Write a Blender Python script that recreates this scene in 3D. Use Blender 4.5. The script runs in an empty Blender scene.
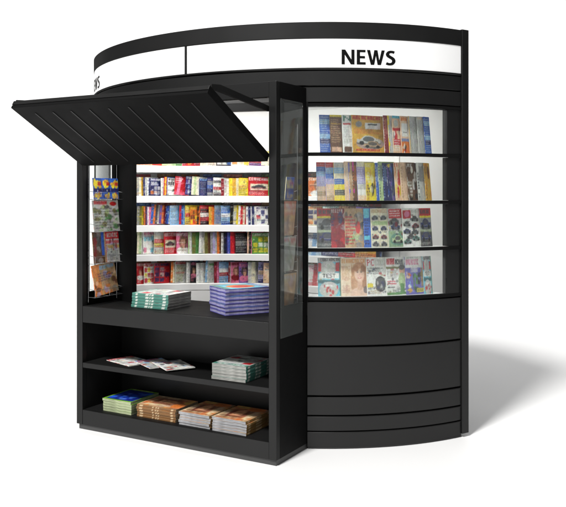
import bpy, math, random
import numpy as np
from mathutils import Matrix, Vector
R = math.radians
random.seed(7)
S = bpy.context.scene
COL = S.collection

# ------------------------------------------------------------------ materials
def lin(c):
    return tuple(((x / 12.92) if x <= .04045 else ((x + .055) / 1.055) ** 2.4) for x in c)

def mat(name, col, rough=.5, spec=.5, noise=0., nscale=20., bump=0., bscale=300., metal=0.):
    m = bpy.data.materials.new(name); m.use_nodes = True
    N = m.node_tree.nodes; L = m.node_tree.links
    b = N['Principled BSDF']
    b.inputs['Roughness'].default_value = rough
    b.inputs['Specular IOR Level'].default_value = spec
    b.inputs['Metallic'].default_value = metal
    b.inputs['Base Color'].default_value = (*col, 1)
    tc = N.new('ShaderNodeTexCoord')
    if noise:
        n = N.new('ShaderNodeTexNoise'); n.inputs['Scale'].default_value = nscale; n.inputs['Detail'].default_value = 6
        L.new(tc.outputs['Object'], n.inputs['Vector'])
        mr = N.new('ShaderNodeMapRange'); mr.inputs['To Min'].default_value = 1 - noise; mr.inputs['To Max'].default_value = 1 + noise
        L.new(n.outputs['Fac'], mr.inputs['Value'])
        mx = N.new('ShaderNodeMix'); mx.data_type = 'RGBA'; mx.blend_type = 'MULTIPLY'; mx.inputs['Factor'].default_value = 1
        mx.inputs['A'].default_value = (*col, 1)
        L.new(mr.outputs['Result'], mx.inputs['B'])
        L.new(mx.outputs['Result'], b.inputs['Base Color'])
        r2 = N.new('ShaderNodeMapRange'); r2.inputs['To Min'].default_value = rough - .1; r2.inputs['To Max'].default_value = rough + .1
        L.new(n.outputs['Fac'], r2.inputs['Value']); L.new(r2.outputs['Result'], b.inputs['Roughness'])
    if bump:
        n = N.new('ShaderNodeTexNoise'); n.inputs['Scale'].default_value = bscale; n.inputs['Detail'].default_value = 3
        L.new(tc.outputs['Object'], n.inputs['Vector'])
        bp = N.new('ShaderNodeBump'); bp.inputs['Strength'].default_value = bump; bp.inputs['Distance'].default_value = .002
        L.new(n.outputs['Fac'], bp.inputs['Height']); L.new(bp.outputs['Normal'], b.inputs['Normal'])
    return m

M = {}
def coat(name, col, share, rough):
    """satin powder coat: dark diffuse body under an even, uneven-roughness sheen"""
    m = bpy.data.materials.new(name); m.use_nodes = True
    N = m.node_tree.nodes; L = m.node_tree.links
    N.remove(N['Principled BSDF'])
    d = N.new('ShaderNodeBsdfDiffuse'); g = N.new('ShaderNodeBsdfGlossy'); mx = N.new('ShaderNodeMixShader'); mx.inputs[0].default_value = share
    tc = N.new('ShaderNodeTexCoord')
    n = N.new('ShaderNodeTexNoise'); n.inputs['Scale'].default_value = 2.6; n.inputs['Detail'].default_value = 7
    L.new(tc.outputs['Object'], n.inputs['Vector'])
    r = N.new('ShaderNodeMapRange'); r.inputs['To Min'].default_value = rough - .13; r.inputs['To Max'].default_value = rough + .13
    L.new(n.outputs['Fac'], r.inputs['Value']); L.new(r.outputs['Result'], g.inputs['Roughness'])
    c = N.new('ShaderNodeMapRange'); c.inputs['To Min'].default_value = col * .8; c.inputs['To Max'].default_value = col * 1.25
    L.new(n.outputs['Fac'], c.inputs['Value'])
    cc = N.new('ShaderNodeCombineColor')
    for k in range(3): L.new(c.outputs['Result'], cc.inputs[k])
    L.new(cc.outputs[0], d.inputs['Color'])
    n2 = N.new('ShaderNodeTexNoise'); n2.inputs['Scale'].default_value = 420; L.new(tc.outputs['Object'], n2.inputs['Vector'])
    bp = N.new('ShaderNodeBump'); bp.inputs['Strength'].default_value = .06; bp.inputs['Distance'].default_value = .002
    L.new(n2.outputs['Fac'], bp.inputs['Height']); L.new(bp.outputs['Normal'], d.inputs['Normal']); L.new(bp.outputs['Normal'], g.inputs['Normal'])
    L.new(d.outputs[0], mx.inputs[1]); L.new(g.outputs[0], mx.inputs[2]); L.new(mx.outputs[0], N['Material Output'].inputs['Surface'])
    return m
M['black'] = coat('black_powder_coat', .0075, .035, .36)
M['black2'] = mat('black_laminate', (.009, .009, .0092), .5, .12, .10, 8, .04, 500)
M['shaded'] = mat('black_coat_shaded', (.0045, .0045, .0046), .6, .06, .12, 8, .04, 500)  # shade on sides, hatch, jambs and counter top painted into a darker black
M['gap'] = mat('black_joint', (.004, .004, .004), .8, .1, .1)
M['plinth'] = mat('grey_metal_plinth', (.05, .05, .05), .5, .3, .1, 9)
M['white'] = mat('white_enamel', (.87, .87, .86), .35, .4, .02, 6)
M['sign'] = mat('white_acrylic_sign', (.86, .86, .86), .25, .5, .015, 3)
M['ink'] = mat('black_vinyl', (.004, .004, .004), .6, .08, .05)
M['wire'] = mat('chromed_wire', (.45, .45, .46), .3, .5, .05, 30, metal=.9)
M['rib'] = mat('dark_rib', (.014, .014, .0145), .45, .3, .05)
M['floor'] = mat('white_studio_floor', (.80, .80, .80), .55, .25, .012, 1.2)
M['backdrop'] = mat('white_paper_backdrop', (.86, .86, .86), .8, .1, .01, 1.)
M['lamp'] = mat('lamp_diffuser', (.8, .8, .8), .4, .3, .02)

def glass(name, haze):
    m = bpy.data.materials.new(name); m.use_nodes = True
    N = m.node_tree.nodes; L = m.node_tree.links
    N.remove(N['Principled BSDF'])
    t = N.new('ShaderNodeBsdfTransparent'); t.inputs['Color'].default_value = (.95, .965, .96, 1)
    g = N.new('ShaderNodeBsdfGlossy'); g.inputs['Roughness'].default_value = .03
    ge = N.new('ShaderNodeNewGeometry')
    dt = N.new('ShaderNodeVectorMath'); dt.operation = 'DOT_PRODUCT'
    L.new(ge.outputs['Normal'], dt.inputs[0]); L.new(ge.outputs['Incoming'], dt.inputs[1])
    def ma(op, a, b=None):
        q = N.new('ShaderNodeMath'); q.operation = op
        for i, v in enumerate((a, b)):
            if v is None: continue
            if isinstance(v, (int, float)): q.inputs[i].default_value = v
            else: L.new(v, q.inputs[i])
        return q.outputs[0]
    q = ma('POWER', ma('SUBTRACT', 1., ma('ABSOLUTE', dt.outputs['Value'])), 5.)
    f = ma('ADD', ma('MULTIPLY', q, .96), .04)           # reflection rises towards grazing angles
    mx = N.new('ShaderNodeMixShader')
    L.new(f, mx.inputs[0]); L.new(t.outputs[0], mx.inputs[1]); L.new(g.outputs[0], mx.inputs[2])
    df = N.new('ShaderNodeBsdfDiffuse'); df.inputs['Color'].default_value = (.75, .79, .77, 1)   # faint haze of the acrylic
    m2 = N.new('ShaderNodeMixShader'); m2.inputs[0].default_value = haze
    L.new(mx.outputs[0], m2.inputs[1]); L.new(df.outputs[0], m2.inputs[2])
    L.new(m2.outputs[0], N['Material Output'].inputs['Surface'])
    return m
M['glass'] = glass('clear_glass', .014); M['acrylic'] = glass('hazy_acrylic', .035)

def printed(name, rough, spec):
    m = bpy.data.materials.new(name); m.use_nodes = True
    N = m.node_tree.nodes; L = m.node_tree.links
    b = N['Principled BSDF']; b.inputs['Roughness'].default_value = rough; b.inputs['Specular IOR Level'].default_value = spec
    a = N.new('ShaderNodeAttribute'); a.attribute_name = 'Col'
    L.new(a.outputs['Color'], b.inputs['Base Color'])
    n = N.new('ShaderNodeTexNoise'); n.inputs['Scale'].default_value = 9
    tc = N.new('ShaderNodeTexCoord'); L.new(tc.outputs['Object'], n.inputs['Vector'])
    bp = N.new('ShaderNodeBump'); bp.inputs['Strength'].default_value = .25; bp.inputs['Distance'].default_value = .01
    L.new(n.outputs['Fac'], bp.inputs['Height']); L.new(bp.outputs['Normal'], b.inputs['Normal'])
    return m
M['print'] = printed('printed_cover', .38, .35)

def paper():
    m = bpy.data.materials.new('page_edges'); m.use_nodes = True
    N = m.node_tree.nodes; L = m.node_tree.links
    b = N['Principled BSDF']; b.inputs['Roughness'].default_value = .8; b.inputs['Specular IOR Level'].default_value = .2
    a = N.new('ShaderNodeAttribute'); a.attribute_name = 'Col'
    tc = N.new('ShaderNodeTexCoord'); mp = N.new('ShaderNodeMapping'); mp.inputs['Scale'].default_value = (6, 6, 700)
    n = N.new('ShaderNodeTexNoise'); n.inputs['Scale'].default_value = 1.; n.inputs['Detail'].default_value = 4
    L.new(tc.outputs['Object'], mp.inputs['Vector']); L.new(mp.outputs['Vector'], n.inputs['Vector'])
    mr = N.new('ShaderNodeMapRange'); mr.inputs['To Min'].default_value = .35; mr.inputs['To Max'].default_value = 1.25
    L.new(n.outputs['Fac'], mr.inputs['Value'])
    mx = N.new('ShaderNodeMix'); mx.data_type = 'RGBA'; mx.blend_type = 'MULTIPLY'; mx.inputs['Factor'].default_value = 1
    L.new(a.outputs['Color'], mx.inputs['A']); L.new(mr.outputs['Result'], mx.inputs['B'])
    L.new(mx.outputs['Result'], b.inputs['Base Color'])
    return m
M['paper'] = paper()

# ------------------------------------------------------------------ mesh helpers
class MB:
    def __init__(s): s.v = []; s.f = []
    def add(s, v, f):
        o = len(s.v); s.v += [tuple(p) for p in v]; s.f += [tuple(i + o for i in q) for q in f]; return s
    def box(s, x0, x1, y0, y1, z0, z1):
        v = [(x0,y0,z0),(x1,y0,z0),(x1,y1,z0),(x0,y1,z0),(x0,y0,z1),(x1,y0,z1),(x1,y1,z1),(x0,y1,z1)]
        return s.add(v, [(0,3,2,1),(4,5,6,7),(0,1,5,4),(1,2,6,5),(2,3,7,6),(3,0,4,7)])
    def extrude_x(s, prof, x0, x1):
        """closed (y,z) outline, counter-clockwise seen from +x, run from x0 to x1"""
        n = len(prof)
        v = [(x0, y, z) for y, z in prof] + [(x1, y, z) for y, z in prof]
        f = [(i, (i + 1) % n, n + (i + 1) % n, n + i) for i in range(n)]
        return s.add(v, f + [tuple(range(n))[::-1], tuple(range(n, 2 * n))])
    def sweep(s, curve, a0, a1, prof, n=None):
        """closed (offset, z) outline swept along a plan curve between parameters a0 and a1"""
        n = n or max(4, int(abs(a1 - a0) * 40)); k = len(prof); v = []; f = []
        for i in range(n + 1):
            a = a0 + (a1 - a0) * i / n
            for o, z in prof:
                x, y = curve(a, o); v.append((x, y, z))
        for i in range(n):
            for j in range(k):
                p, q = i * k + j, i * k + (j + 1) % k
                f.append((p, q, q + k, p + k))
        f += [tuple(range(k))[::-1], tuple(n * k + j for j in range(k))]
        return s.add(v, f)
    def tube(s, pts, r, n=8):
        pts = [Vector(p) for p in pts]; v = []; f = []
        for i, p in enumerate(pts):
            d = (pts[min(i + 1, len(pts) - 1)] - pts[max(i - 1, 0)]).normalized()
            u = d.cross(Vector((0, 0, 1)) if abs(d.z) < .9 else Vector((1, 0, 0))).normalized(); w = d.cross(u)
            for k in range(n):
                t = 2 * math.pi * k / n; v.append(p + r * (math.cos(t) * u + math.sin(t) * w))
        for i in range(len(pts) - 1):
            for k in range(n):
                f.append((i*n+k, i*n+(k+1) % n, (i+1)*n+(k+1) % n, (i+1)*n+k))
        f += [tuple(range(n))[::-1], tuple((len(pts)-1)*n + k for k in range(n))]
        return s.add(v, f)
    def build(s, name, m, parent=None, bevel=0., smooth=False):
        me = bpy.data.meshes.new(name); me.from_pydata(s.v, [], s.f); me.update()
        import bmesh
        bm = bmesh.new(); bm.from_mesh(me); bmesh.ops.recalc_face_normals(bm, faces=bm.faces)
        if bevel:
            ed = [e for e in bm.edges if len(e.link_faces) == 2 and e.calc_face_angle(0) > .6]
            bmesh.ops.bevel(bm, geom=ed, offset=bevel, segments=2, affect='EDGES', profile=.5)
        if smooth:
            for fc in bm.faces: fc.smooth = True
            for e in bm.edges:
                if len(e.link_faces) == 2 and e.calc_face_angle(0) > .5: e.smooth = False
        bm.to_mesh(me); bm.free()
        me.materials.append(m)
        o = bpy.data.objects.new(name, me); COL.objects.link(o)
        if parent: o.parent = parent
        return o

def tag(o, label=None, cat=None, group=None, kind=None):
    if label: o['label'] = label
    if cat: o['category'] = cat
    if group: o['group'] = group
    if kind: o['kind'] = kind
    return o

# plan curves of the drum: x runs along the counter, y away from the customer
def fy(a):
    v = (a - .033) / (1.706 if a > .033 else 1.81)
    return 1.80 - 1.585 * math.sqrt(max(1 - v * v, 1e-4))
def front(a, off=0.):
    e = .002; d = (fy(a + e) - fy(a - e)) / (2 * e); l = math.hypot(1, d)
    return (a + off * d / l, fy(a) - off / l)
def by(a): return 2.03 - .36 * a * a
def back(a, off=0.):                       # off > 0 outward (away from the customer)
    d = -.72 * a; l = math.hypot(1, d)
    return (a - off * d / l, by(a) + off / l)
AL, AR = -1.52, 1.592
W2 = .7917

# ------------------------------------------------------------------ the setting
mb = MB()
prof = [(-11., 0.), (10.5, 0.)]
rad = 3.
for i in range(1, 13):
    t = math.pi / 2 * i / 12; prof.append((10.5 + rad * math.sin(t), rad - rad * math.cos(t)))
cam_dir = R(29.55)
ca, sa = math.cos(cam_dir), math.sin(cam_dir)
def place(u, w, z): return (u * ca - w * sa, u * sa + w * ca, z)
def sheet(prof, half, name, m):
    s = MB(); n = len(prof)
    s.v = [place(-half, y, z) for y, z in prof] + [place(half, y, z) for y, z in prof]
    s.f = [(i, i + 1, n + i + 1, n + i) for i in range(n - 1)]
    o = s.build(name, m, None, smooth=True); return o
fl = sheet(prof[:2], 16, 'floor', M['floor']); tag(fl, 'seamless white studio floor under the kiosk', None, None, 'structure')
bd = sheet(prof[1:] + [(13.5, 12.)], 16, 'backdrop', M['backdrop']); tag(bd, 'plain white studio backdrop behind the kiosk', None, None, 'structure')

# ------------------------------------------------------------------ the kiosk
K = bpy.data.objects.new('news_kiosk', None); COL.objects.link(K)
tag(K, 'black round newspaper kiosk with raised counter hatch and white NEWS sign band', 'kiosk')
B = .004
# plinths
MB().box(-W2 + .012, W2 - .006, .012, .5, 0, .034).build('plinth', M['plinth'], K, .002)
MB().sweep(front, .80, AR - .02, [(-.012, 0), (-.012, .03), (-.10, .03), (-.10, 0)]).build('plinth', M['plinth'], K)
MB().sweep(front, AL + .02, -.80, [(-.012, 0), (-.012, .03), (-.10, .03), (-.10, 0)]).build('plinth', M['plinth'], K)
# counter box
ZB, ZT = .035, 2.276
PW = .052
for sx in (-1, 1):
    x0, x1 = sorted((sx * W2, sx * (W2 - PW)))
    MB().box(x0, x1, 0, .045, ZB, ZT).build('post', M['black'], K, .003)
    xs0, xs1 = sorted((sx * W2, sx * (W2 - .03)))
    yb = fy(sx * W2) - .004
    MB().box(xs0, xs1, .0452, yb + .06, ZB, .93).build('side_panel', M['shaded'], K, .001)
    MB().box(xs0, xs1, .0452, yb, 2.165, ZT).build('side_rail', M['shaded'], K, .001)
    MB().box(xs0, xs1, yb - .03, yb + .03, .9304, 2.1646).build('rear_stile', M['shaded'], K, .001)
    # side window: pane set on the outside of the frame
    xg0, xg1 = sorted((sx * (W2 + .001), sx * (W2 + .006)))
    fr = MB()
    fr.box(*sorted((sx * (W2 - .03), sx * W2)), .0454, .095, .932, 2.163)
    win = fr.build('side_window', M['shaded'], K)
    MB().box(xg0, xg1, .045, .318, .748, 2.175).build('pane', M['acrylic'], win, .001)
MB().box(-W2 + PW + .0004, W2 - PW - .0004, .002, .045, 2.183, ZT - .001).build('header', M['black'], K, .002)
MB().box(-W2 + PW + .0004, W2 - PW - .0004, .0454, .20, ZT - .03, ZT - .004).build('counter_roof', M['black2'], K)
# lower cabinet
xi = W2 - PW - .0006
MB().box(-xi, xi, .002, .03, ZB, .1355).build('bottom_rail', M['black'], K, .003)
MB().box(-xi, xi, .0304, .40, .10, .1352).build('cabinet_floor', M['black2'], K)
MB().box(-xi, xi, .003, .40, .4227, .4577).build('cabinet_shelf', M['black'], K, .003)
MB().box(-xi, xi, .403, .42, .06, .79).build('cabinet_back', M['black'], K)
for sx in (-1, 1):
    x0, x1 = sorted((sx * (W2 - .0304), sx * (xi + .0006)))
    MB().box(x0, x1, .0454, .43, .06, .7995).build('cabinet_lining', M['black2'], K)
MB().box(-xi, xi, .002, .05, .7315, .8437).build('counter_edge', M['black'], K, .003)
mb = MB(); mb.box(-xi, xi, .0504, .40, .80, .8435); mb.box(-.612, .612, .4002, .62, .80, .8435)
mb.build('counter_top', M['shaded'], K)
# drum wall around the counter opening
T = .04
for a0, a1 in ((-.80, -.56), (.62, .80)):
    MB().sweep(front, a0, a1, [(-.002, .8437), (-.002, 2.138), (-T, 2.138), (-T, .8437)]).build('drum_wall', M['shaded'], K, smooth=True)
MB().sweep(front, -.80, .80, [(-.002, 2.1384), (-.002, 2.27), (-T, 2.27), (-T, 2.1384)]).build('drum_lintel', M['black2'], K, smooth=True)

def panel(a0, a1, z0, z1, off=0., th=.03, m='black', name='cladding_panel', lip=.0):
    c = .004
    pr = [(off, z0 + c), (off, z1 - c), (off - c, z1), (off - th, z1), (off - th, z0), (off - c, z0)]
    return MB().sweep(front, a0, a1, pr).build(name, M[m], K, smooth=True)
FA = AR - .028
rows = [(.012, .108), (.114, .206), (.214, .328), (.338, .642), (.652, .928)]
for a0, a1 in ((.797, FA), (AL + .03, -.797)):
    for z0, z1 in rows:
        panel(a0, a1, z0, z1)
    MB().sweep(front, a0, a1, [(-.0302, .03), (-.0302, .94), (-.05, .94), (-.05, .03)]).build('panel_carrier', M['gap'], K, smooth=True)
    panel(a0, a1, .934, .956, .003, .045, 'gap', 'window_sill')
# upper bands, all round the front
panel(AL + .03, FA, 2.186, 2.282, 0, .03, 'black', 'fascia_panel')
panel(AL + .03, FA, 2.290, 2.386, 0, .03, 'black', 'fascia_panel')
MB().sweep(front, AL + .03, FA, [(-.0302, 2.16), (-.0302, 2.685), (-.05, 2.685), (-.05, 2.16)]).build('band_carrier', M['gap'], K, smooth=True)
panel(AL + .03, FA, 2.390, 2.404, .006, .036, 'black', 'sign_ledge')
panel(AL + .03, FA, 2.586, 2.692, .004, .034, 'black', 'top_rim')
SA = -.025
signs = []
for a0, a1 in ((AL + .03, SA - .0092), (SA + .0092, FA)):
    signs.append(MB().sweep(front, a0, a1, [(.0, 2.4042), (.0, 2.5858), (-.029, 2.5858), (-.029, 2.4042)]).build('sign_panel', M['sign'], K, smooth=True))
MB().sweep(front, SA - .009, SA + .009, [(.003, 2.4044), (.003, 2.5856), (-.029, 2.5856), (-.029, 2.4044)], 2).build('sign_divider', M['black'], K)

# lettering bent round the sign band
def arc_table():
    t = np.linspace(AL, AR, 1500); p = np.array([front(a, .0008) for a in t])
    l = np.concatenate([[0], np.cumsum(np.hypot(*np.diff(p, axis=0).T))]); return t, l
AT, ALN = arc_table()
def s_outline():
    c = [(.51, .875), (.41, .912), (.29, .918), (.17, .875), (.105, .77), (.13, .655), (.24, .57), (.36, .495), (.455, .40), (.475, .275), (.41, .14), (.285, .082), (.15, .085), (.02, .135)]
    P = [Vector(p) for p in c]; f = []
    for i in range(len(P) - 1):
        a, b, d, e = P[max(i - 1, 0)], P[i], P[i + 1], P[min(i + 2, len(P) - 1)]
        for q in range(4):
            t = q / 4; f.append(.5 * (2 * b + (d - a) * t + (2 * a - 5 * b + 4 * d - e) * t * t + (3 * b - a - 3 * d + e) * t ** 3))
    f.append(P[-1]); l = []; r = []
    for i, p in enumerate(f):
        t = (f[min(i + 1, len(f) - 1)] - f[max(i - 1, 0)]).normalized(); n = Vector((-t.y, t.x)) * (.082 + .014 * abs(t.y) + .012 * (.3 < i / len(f) < .7))
        l.append(tuple(p + n)); r.append(tuple(p - n))
    return l + r[::-1]
GLYPH = {'N': [(0, 0), (.18, 0), (.18, .66), (.53, 0), (.74, 0), (.74, 1), (.56, 1), (.56, .34), (.21, 1), (0, 1)],
         'E': [(0, 0), (.52, 0), (.52, .165), (.19, .165), (.19, .42), (.48, .42), (.48, .58), (.19, .58), (.19, .835), (.51, .835), (.51, 1), (0, 1)],
         'W': [(.23, 0), (.43, 0), (.53, .62), (.63, 0), (.83, 0), (1.06, 1), (.87, 1), (.73, .31), (.625, 1), (.435, 1), (.33, .31), (.19, 1), (0, 1)],
         'S': s_outline()}
KERN = {'N': .13, 'E': .07, 'W': .07, 'S': 0.}
def lettering(word, a_left, a_right, z0, h, parent):
    import bmesh
    bm = bmesh.new(); u = 0.
    for ch in word:
        o = GLYPH[ch]; wd = max(p[0] for p in o)
        bm.faces.new([bm.verts.new((u + x, y, 0)) for x, y in o]); u += wd + KERN[ch]
    bm.normal_update()
    bmesh.ops.triangulate(bm, faces=bm.faces[:], ngon_method='EAR_CLIP')
    bmesh.ops.subdivide_edges(bm, edges=[e for e in bm.edges if e.calc_length() > .2], cuts=3)
    xs = [v.co.x for v in bm.verts]; ys = [v.co.y for v in bm.verts]
    x0, x1, y0, y1 = min(xs), max(xs), min(ys), max(ys)
    l0, l1 = np.interp([a_left, a_right], AT, ALN)
    for v in bm.verts:
        l = l0 + (v.co.x - x0) / (x1 - x0) * (l1 - l0); a = float(np.interp(l, ALN, AT))
        x, y = front(a, .0015); v.co = (x, y, z0 + (v.co.y - y0) / (y1 - y0) * h)
    bmesh.ops.recalc_face_normals(bm, faces=bm.faces)
    me2 = bpy.data.meshes.new('lettering'); bm.to_mesh(me2); bm.free(); me2.materials.append(M['ink'])
    o = bpy.data.objects.new('lettering', me2); COL.objects.link(o); o.parent = parent
lettering('NEWS', .986, 1.262, 2.424, .094, signs[1])
lettering('NEWS', -1.40, -1.09, 2.424, .094, signs[0])
# end fins
for a in (AR - .0135, AL + .0145):
    c = [front(a + s * .0135, o) for s, o in ((-1, .012), (1, .012), (1, -.12), (-1, -.12))]
    s = MB(); s.add([(x, y, .025) for x, y in c] + [(x, y, 2.696) for x, y in c],
                    [(3, 2, 1, 0), (4, 5, 6, 7), (0, 1, 5, 4), (1, 2, 6, 5), (2, 3, 7, 6), (3, 0, 4, 7)])
    s.build('end_fin', M['black'], K, .003)
# display windows
BARS = [1.87, 1.566, 1.266]
for a0, a1, ac0, ac1 in ((.797, FA, .80, 1.506), (AL + .03, -.797, -1.44, -.80)):
    w = MB().sweep(front, a0, a1, [(.003, 2.162), (.003, 2.180), (-.05, 2.180), (-.05, 2.162)]).build('display_window', M['gap'], K, smooth=True)
    MB().sweep(front, ac0, ac1, [(-.012, .957), (-.012, 2.1615), (-.016, 2.1615), (-.016, .957)]).build('pane', M['glass'], w, smooth=True)
    cl = (ac1, a1) if ac1 > 0 else (a0, ac0)
    for zz in ((.957, BARS[2] - .023), (BARS[2] + .001, BARS[1] - .023), (BARS[1] + .001, BARS[0] - .023), (BARS[0] + .001, 2.1615)):
        MB().sweep(front, cl[0], cl[1], [(-.004, zz[0]), (-.004, zz[1]), (-.05, zz[1]), (-.05, zz[0])]).build('window_pier', M['black'], w, smooth=True)
    for z in BARS:
        MB().sweep(front, a0, a1, [(.004, z - .022), (.004, z), (-.011, z), (-.011, z - .022)]).build('shelf_bar', M['gap'], w, smooth=True)
    for z in BARS + [.956]:
        MB().sweep(front, ac0 + (.0 if ac0 > 0 else .01), ac1 - .005, [(-.017, z - .006), (-.017, z), (-.17, z), (-.17, z - .006)]).build('display_ledge', M['white'], w, smooth=True)
# rear shell, roof, inside lining
MB().sweep(back, AL + .0, AR - .03, [(.0, .03), (.0, 2.69), (-.02, 2.69), (-.02, .03)]).build('rear_wall', M['black'], K, smooth=True)
MB().sweep(back, AL + .02, AR - .05, [(-.0205, .06), (-.0205, 2.36), (-.03, 2.36), (-.03, .06)]).build('inner_lining', M['white'], K, smooth=True)
def slab(z0, z1, name, m, o1, o2, al=AL + .03, ar=AR - .06):
    s = MB(); n = 60; f = []
    fr = [front(al + (ar - al) * i / n, o1) for i in range(n + 1)]
    bk = [back(al + (ar - al) * i / n, o2) for i in range(n + 1)]
    ring = fr + bk[::-1]; k = len(ring)
    v = [(x, y, z0) for x, y in ring] + [(x, y, z1) for x, y in ring]
    for i in range(n):
        f += [(i, k - 1 - i, k - 2 - i, i + 1), (k + i, k + i + 1, 2 * k - 2 - i, 2 * k - 1 - i)]
    f += [(i, (i + 1) % k, k + (i + 1) % k, k + i) for i in range(k)]
    return s.add(v, f).build(name, m, K)
slab(2.44, 2.47, 'roof', M['black2'], -.051, -.021)
slab(2.33, 2.345, 'ceiling', M['white'], -.052, -.031)
slab(.032, .05, 'inner_floor', M['plinth'], -.06, -.031)
# book shelves curved along the rear wall
SH = [1.849, 1.594, 1.347, 1.10, .85]
bs = MB().sweep(back, -1.46, .92, [(-.031, .10), (-.031, 2.05), (-.038, 2.05), (-.038, .10)]).build('bookshelf', M['white'], K, smooth=True)
for z in SH:
    MB().sweep(back, -1.46, .92, [(-.0385, z - .055), (-.0385, z), (-.235, z), (-.24, z - .004), (-.24, z - .055)]).build('shelf', M['white'], bs, smooth=True)
MB().sweep(back, -1.46, .92, [(-.0385, .10), (-.0385, .79), (-.2385, .79), (-.2385, .10)]).build('base_cabinet', M['white'], bs, smooth=True)

# raised hatch
d = Vector((-.62, .337)).normalized(); nrm = Vector((-d.y, d.x)) * -1
if nrm.y < 0: nrm = -nrm
o0 = Vector((-.004, 1.80)); Lh = .706
P = lambda s, t: tuple(o0 + d * s + nrm * t)
aw = MB().extrude_x([P(0, 0), P(0, .05), P(Lh - .008, .05), P(Lh - .006, .022), P(Lh, .02), P(Lh, 0)], -.7345, .7345).build('hatch', M['shaded'], K, .002)
MB().extrude_x([P(Lh - .0055, .0225), P(Lh - .0075, .0505), P(Lh + .001, .0505), P(Lh + .003, .0225)], -.7345, .7345).build('lip', M['black'], aw, .0015)
for i in range(9):
    x = -.7345 + 1.469 * (i + 1) / 10
    MB().extrude_x([P(.05, -.0035), P(.05, -.0003), P(Lh - .07, -.0003), P(Lh - .07, -.0035)], x - .004, x + .004).build('rib', M['rib'], aw)
for sx in (-1, 1):
    x0, x1 = sorted((sx * .7345, sx * .722))
    MB().extrude_x([(-.585, 2.19), (-.585, 2.165), (.012, 2.098), (.012, 2.131), (-.50, 2.196)][::-1], x0, x1).build('hatch_arm', M['black'], K, .001)
# wire racks on both side windows
RZ = [1.575, 1.35, 1.13, .90]
for sx in (-1, 1):
    r = MB()
    X = sx * .742; Xo = -.680 if sx < 0 else .706
    for y in (.062, .352):
        r.tube([(X, y, .86), (X, y, 2.05)], .0022)
    rack = r.build('wire_rack', M['wire'], K, smooth=True)
    for z in RZ:
        t = MB()
        t.tube([(X, .062, z - .004), (Xo, .062, z - .004), (Xo, .352, z - .004), (X, .352, z - .004)], .0016)
        t.tube([(X, .062, z + .055), (Xo, .062, z + .045), (Xo, .352, z + .045), (X, .352, z + .055)], .0014)
        for y in (.062, .207, .352): t.tube([(Xo, y, z - .004), (Xo, y, z + .045)], .0014)
        for y in (.12, .20, .28): t.tube([(X, y, z - .004), (Xo, y, z - .004)], .0012)
        t.build('rack_tray', M['wire'], rack, smooth=True)

# ------------------------------------------------------------------ printed matter
C = dict(red=(.78,.10,.14), dred=(.50,.08,.12), navy=(.12,.14,.36), blue=(.16,.34,.72), lblue=(.50,.70,.88), cyan=(.35,.75,.85), teal=(.30,.52,.47),
         white=(.93,.93,.90), cream=(.90,.87,.74), grey=(.55,.55,.54), lgrey=(.75,.75,.73), dgrey=(.26,.26,.27), black=(.07,.07,.08), yellow=(.95,.84,.15),
         gold=(.85,.64,.20), orange=(.90,.45,.15), green=(.30,.55,.25), lgreen=(.68,.78,.55), olive=(.42,.42,.18), pink=(.90,.45,.60), mag=(.85,.20,.60),
         purple=(.42,.30,.62), lilac=(.65,.62,.82), brown=(.36,.22,.14), tan=(.72,.58,.42), skin=(.88,.66,.52), peach=(.92,.76,.62), violet=(.36,.34,.72))
def c3(c): return np.array(C[c] if isinstance(c, str) else c, float)
FONT = {'N': ('10001','11001','11001','10101','10011','10011','10001'), 'P': ('1110','1001','1001','1110','1000','1000','1000'),
        'C': ('0111','1000','1000','1000','1000','1000','0111'), 'T': ('11111','00100','00100','00100','00100','00100','00100'),
        'E': ('1111','1000','1000','1110','1000','1000','1111'), 'S': ('0111','1000','1000','0110','0001','0001','1110')}
SS = 3
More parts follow.
